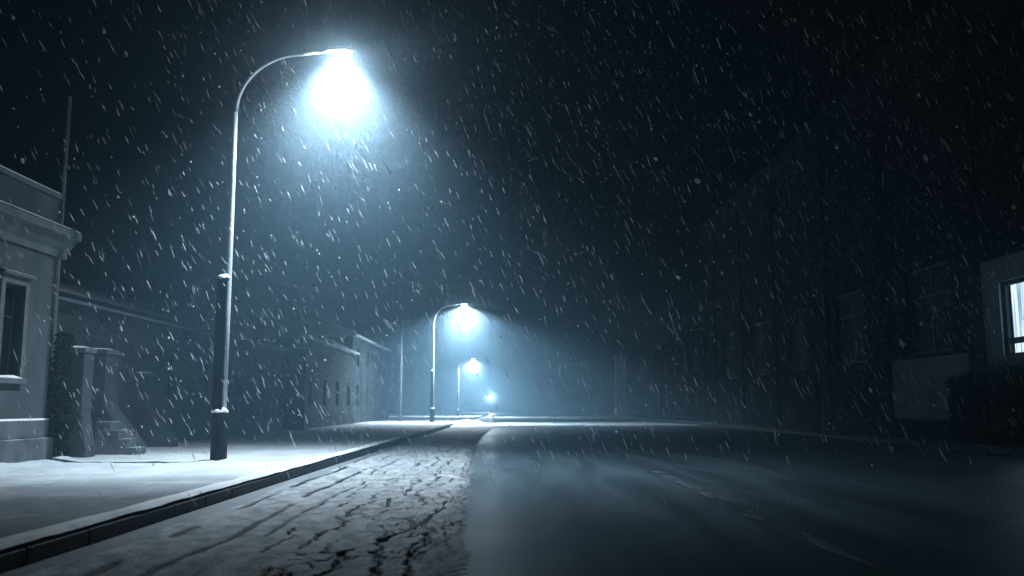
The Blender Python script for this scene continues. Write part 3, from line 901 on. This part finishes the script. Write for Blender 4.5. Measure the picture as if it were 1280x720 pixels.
# ------------------------------------------------------------------ falling snow
def falling_snow():
    tanx, tany = 640 / F * 1.3, 360 / F * 1.35
    N_ = 58000
    P = np.stack([rng.uniform(-30, 30, N_), rng.uniform(7.0, 38, N_), rng.uniform(.25, 17, N_)], -1)
    c, s_ = math.cos(PITCH), math.sin(PITCH)
    rel = P - np.array([0, 0, EYE])
    fw = rel[:, 1] * c + rel[:, 2] * s_
    upv = -rel[:, 1] * s_ + rel[:, 2] * c
    ok = (np.abs(rel[:, 0]) < fw * tanx + .6) & (np.abs(upv) < fw * tany + .6)
    ok &= (P[:, 0] > FX + .5) & (P[:, 0] < RX - .6)
    P = P[ok]
    n_small = len(P)
    big = np.stack([rng.uniform(-7, 9, 110), rng.uniform(6.0, 13.0, 110), rng.uniform(.8, 7.0, 110)], -1)
    big = big[(big[:, 0] / big[:, 1] > .14) | (big[:, 0] / big[:, 1] < -.40)][:60]
    P = np.concatenate([P, big])
    n = len(P)
    wind = np.array([.46, .12, -1.0])
    D = wind + rng.normal(0, .11, (n, 3))
    D /= np.linalg.norm(D, axis=1, keepdims=True)
    A = np.cross(D, rng.normal(0, 1, (n, 3))); A /= np.linalg.norm(A, axis=1, keepdims=True)
    B = np.cross(D, A)
    round_ = rng.random(n) < .12
    ln = np.where(round_, rng.uniform(.010, .022, n), rng.uniform(.040, .100, n))
    rd = np.where(round_, ln * rng.uniform(.6, .9, n), rng.uniform(.0032, .0066, n))
    ln[n_small:] = rng.uniform(.022, .045, n - n_small); rd[n_small:] = ln[n_small:] * rng.uniform(.5, .8, n - n_small)
    prof = [(-1, 0), (-.45, .8), (.35, 1.0), (1, 0)]
    V = np.zeros((n, 10, 3))
    V[:, 0] = P - D * ln[:, None]
    for r_, (tt, kk) in enumerate(prof[1:3]):
        for q in range(4):
            a = q * math.pi / 2 + r_ * .6
            jit = rng.uniform(.6, 1.3, n)
            V[:, 1 + r_ * 4 + q] = P + D * (ln * (tt + rng.uniform(-.15, .15, n)))[:, None] + (A * math.cos(a) + B * math.sin(a)) * (rd * kk * jit)[:, None]
    V[:, 9] = P + D * ln[:, None]
    quad = []
    for q in range(4):
        q2 = (q + 1) % 4
        quad += [(0, 1 + q2, 1 + q), (1 + q, 1 + q2, 5 + q2), (1 + q, 5 + q2, 5 + q), (5 + q, 5 + q2, 9)]
    Fq = np.array(quad)[None] + (np.arange(n) * 10)[:, None, None]
    Fq = Fq.reshape(-1, 3).astype(np.int32)
    me = bpy.data.meshes.new('falling_snow')
    me.vertices.add(n * 10); me.vertices.foreach_set('co', V.reshape(-1).astype(np.float32))
    me.loops.add(Fq.size); me.loops.foreach_set('vertex_index', Fq.ravel())
    me.polygons.add(len(Fq)); me.polygons.foreach_set('loop_start', np.arange(0, Fq.size, 3, dtype=np.int32))
    me.polygons.foreach_set('use_smooth', np.ones(len(Fq), dtype=bool))
    me.update(calc_edges=True)
    me.materials.append(M['flake'])
    o = bpy.data.objects.new('falling_snow', me); COL.objects.link(o)
    print('flakes', n)
    return tag(o, 'heavy wet snowflakes driving down slantwise through the lamp light', 'falling snow', kind='stuff')
falling_snow()

# ------------------------------------------------------------------ mist volumes added to give the lamps their bloom
def mist(loc, rad, dens, label):
    bm = bmesh.new()
    bmesh.ops.create_icosphere(bm, subdivisions=3, radius=1)
    o = put('bloom_mist', bm, bpy.data.materials.new('bloom_mist'))
    o.location = loc; o.scale = rad
    m = o.data.materials[0]; m.use_nodes = True
    N, L = m.node_tree.nodes, m.node_tree.links
    N.clear()
    tc = N.new('ShaderNodeTexCoord')
    ln = N.new('ShaderNodeVectorMath'); ln.operation = 'LENGTH'; L.new(tc.outputs['Object'], ln.inputs[0])
    mr = N.new('ShaderNodeMapRange'); 
    mr.inputs['From Min'].default_value, mr.inputs['From Max'].default_value = 1.0, 0.0
    L.new(ln.outputs['Value'], mr.inputs['Value'])
    nz = N.new('ShaderNodeTexNoise'); nz.inputs['Scale'].default_value = 3.5; nz.inputs['Detail'].default_value = 3; L.new(tc.outputs['Object'], nz.inputs['Vector'])
    pw = N.new('ShaderNodeMath'); pw.operation = 'POWER'; L.new(mr.outputs['Result'], pw.inputs[0]); pw.inputs[1].default_value = 6
    ml = N.new('ShaderNodeMath'); ml.operation = 'MULTIPLY'; L.new(pw.outputs[0], ml.inputs[0]); ml.inputs[1].default_value = dens * 2
    m2 = N.new('ShaderNodeMath'); m2.operation = 'MULTIPLY'; L.new(ml.outputs[0], m2.inputs[0]); L.new(nz.outputs['Fac'], m2.inputs[1])
    pv = N.new('ShaderNodeVolumePrincipled'); pv.inputs['Color'].default_value = (.66, .86, 1, 1)
    L.new(m2.outputs[0], pv.inputs['Density'])
    mo = N.new('ShaderNodeOutputMaterial'); L.new(pv.outputs[0], mo.inputs['Volume'])
    return tag(o, label, 'snow mist', kind='stuff')
mist((-3.42, 17.4, 8.4), (8.5, 8.0, 8.5), .115, 'added mist giving the bright bloom round the nearest lamp')
mist((-3.2, 62.5, 7.9), (8.0, 7.0, 7.5), .045, 'added mist giving the soft bloom round the second lamp')
mist((-4.5, 104, 6.3), (6.0, 5.0, 5.0), .06, 'added mist giving the dim bloom round the third lamp')
mist((-4.3, 176, 3.3), (8.0, 7.0, 6.5), .06, 'added mist giving the small bloom round the far lantern')

# ------------------------------------------------------------------ haze
DENS = .0108
bm = bmesh.new(); box(bm, -245, 245, -35, 425, -1.6, 19.0)
hz = put('haze', bm, bpy.data.materials.new('haze'))
hm = hz.data.materials[0]; hm.use_nodes = True
N, L = hm.node_tree.nodes, hm.node_tree.links
N.clear()
pv = N.new('ShaderNodeVolumePrincipled')
pv.inputs['Color'].default_value = (.39, .69, .92, 1)
pv.inputs['Density'].default_value = DENS
pv.inputs['Anisotropy'].default_value = .15
mo = N.new('ShaderNodeOutputMaterial'); L.new(pv.outputs[0], mo.inputs['Volume'])
tag(hz, 'thin blue snow haze filling the night air over the street', 'haze', kind='stuff')

# ------------------------------------------------------------------ night sky and exposure
w = bpy.data.worlds.new('World'); sc.world = w; w.use_nodes = True
N, L = w.node_tree.nodes, w.node_tree.links
sky = N.new('ShaderNodeTexSky'); sky.sky_type = 'NISHITA'; sky.sun_disc = False
sky.sun_elevation = R(-4); sky.sun_rotation = R(200)
L.new(sky.outputs['Color'], N['Background'].inputs['Color'])
N['Background'].inputs['Strength'].default_value = .0015

sc.view_settings.view_transform = 'Standard'
sc.view_settings.look = 'None'
sc.view_settings.gamma = 1
sc.view_settings.exposure = 0
sc.cycles.use_denoising = True
sc.cycles.denoiser = 'OPENIMAGEDENOISE'
sc.cycles.denoising_input_passes = 'RGB_ALBEDO_NORMAL'
sc.cycles.max_bounces = 6
sc.cycles.volume_bounces = 0
sc.cycles.sample_clamp_indirect = 3
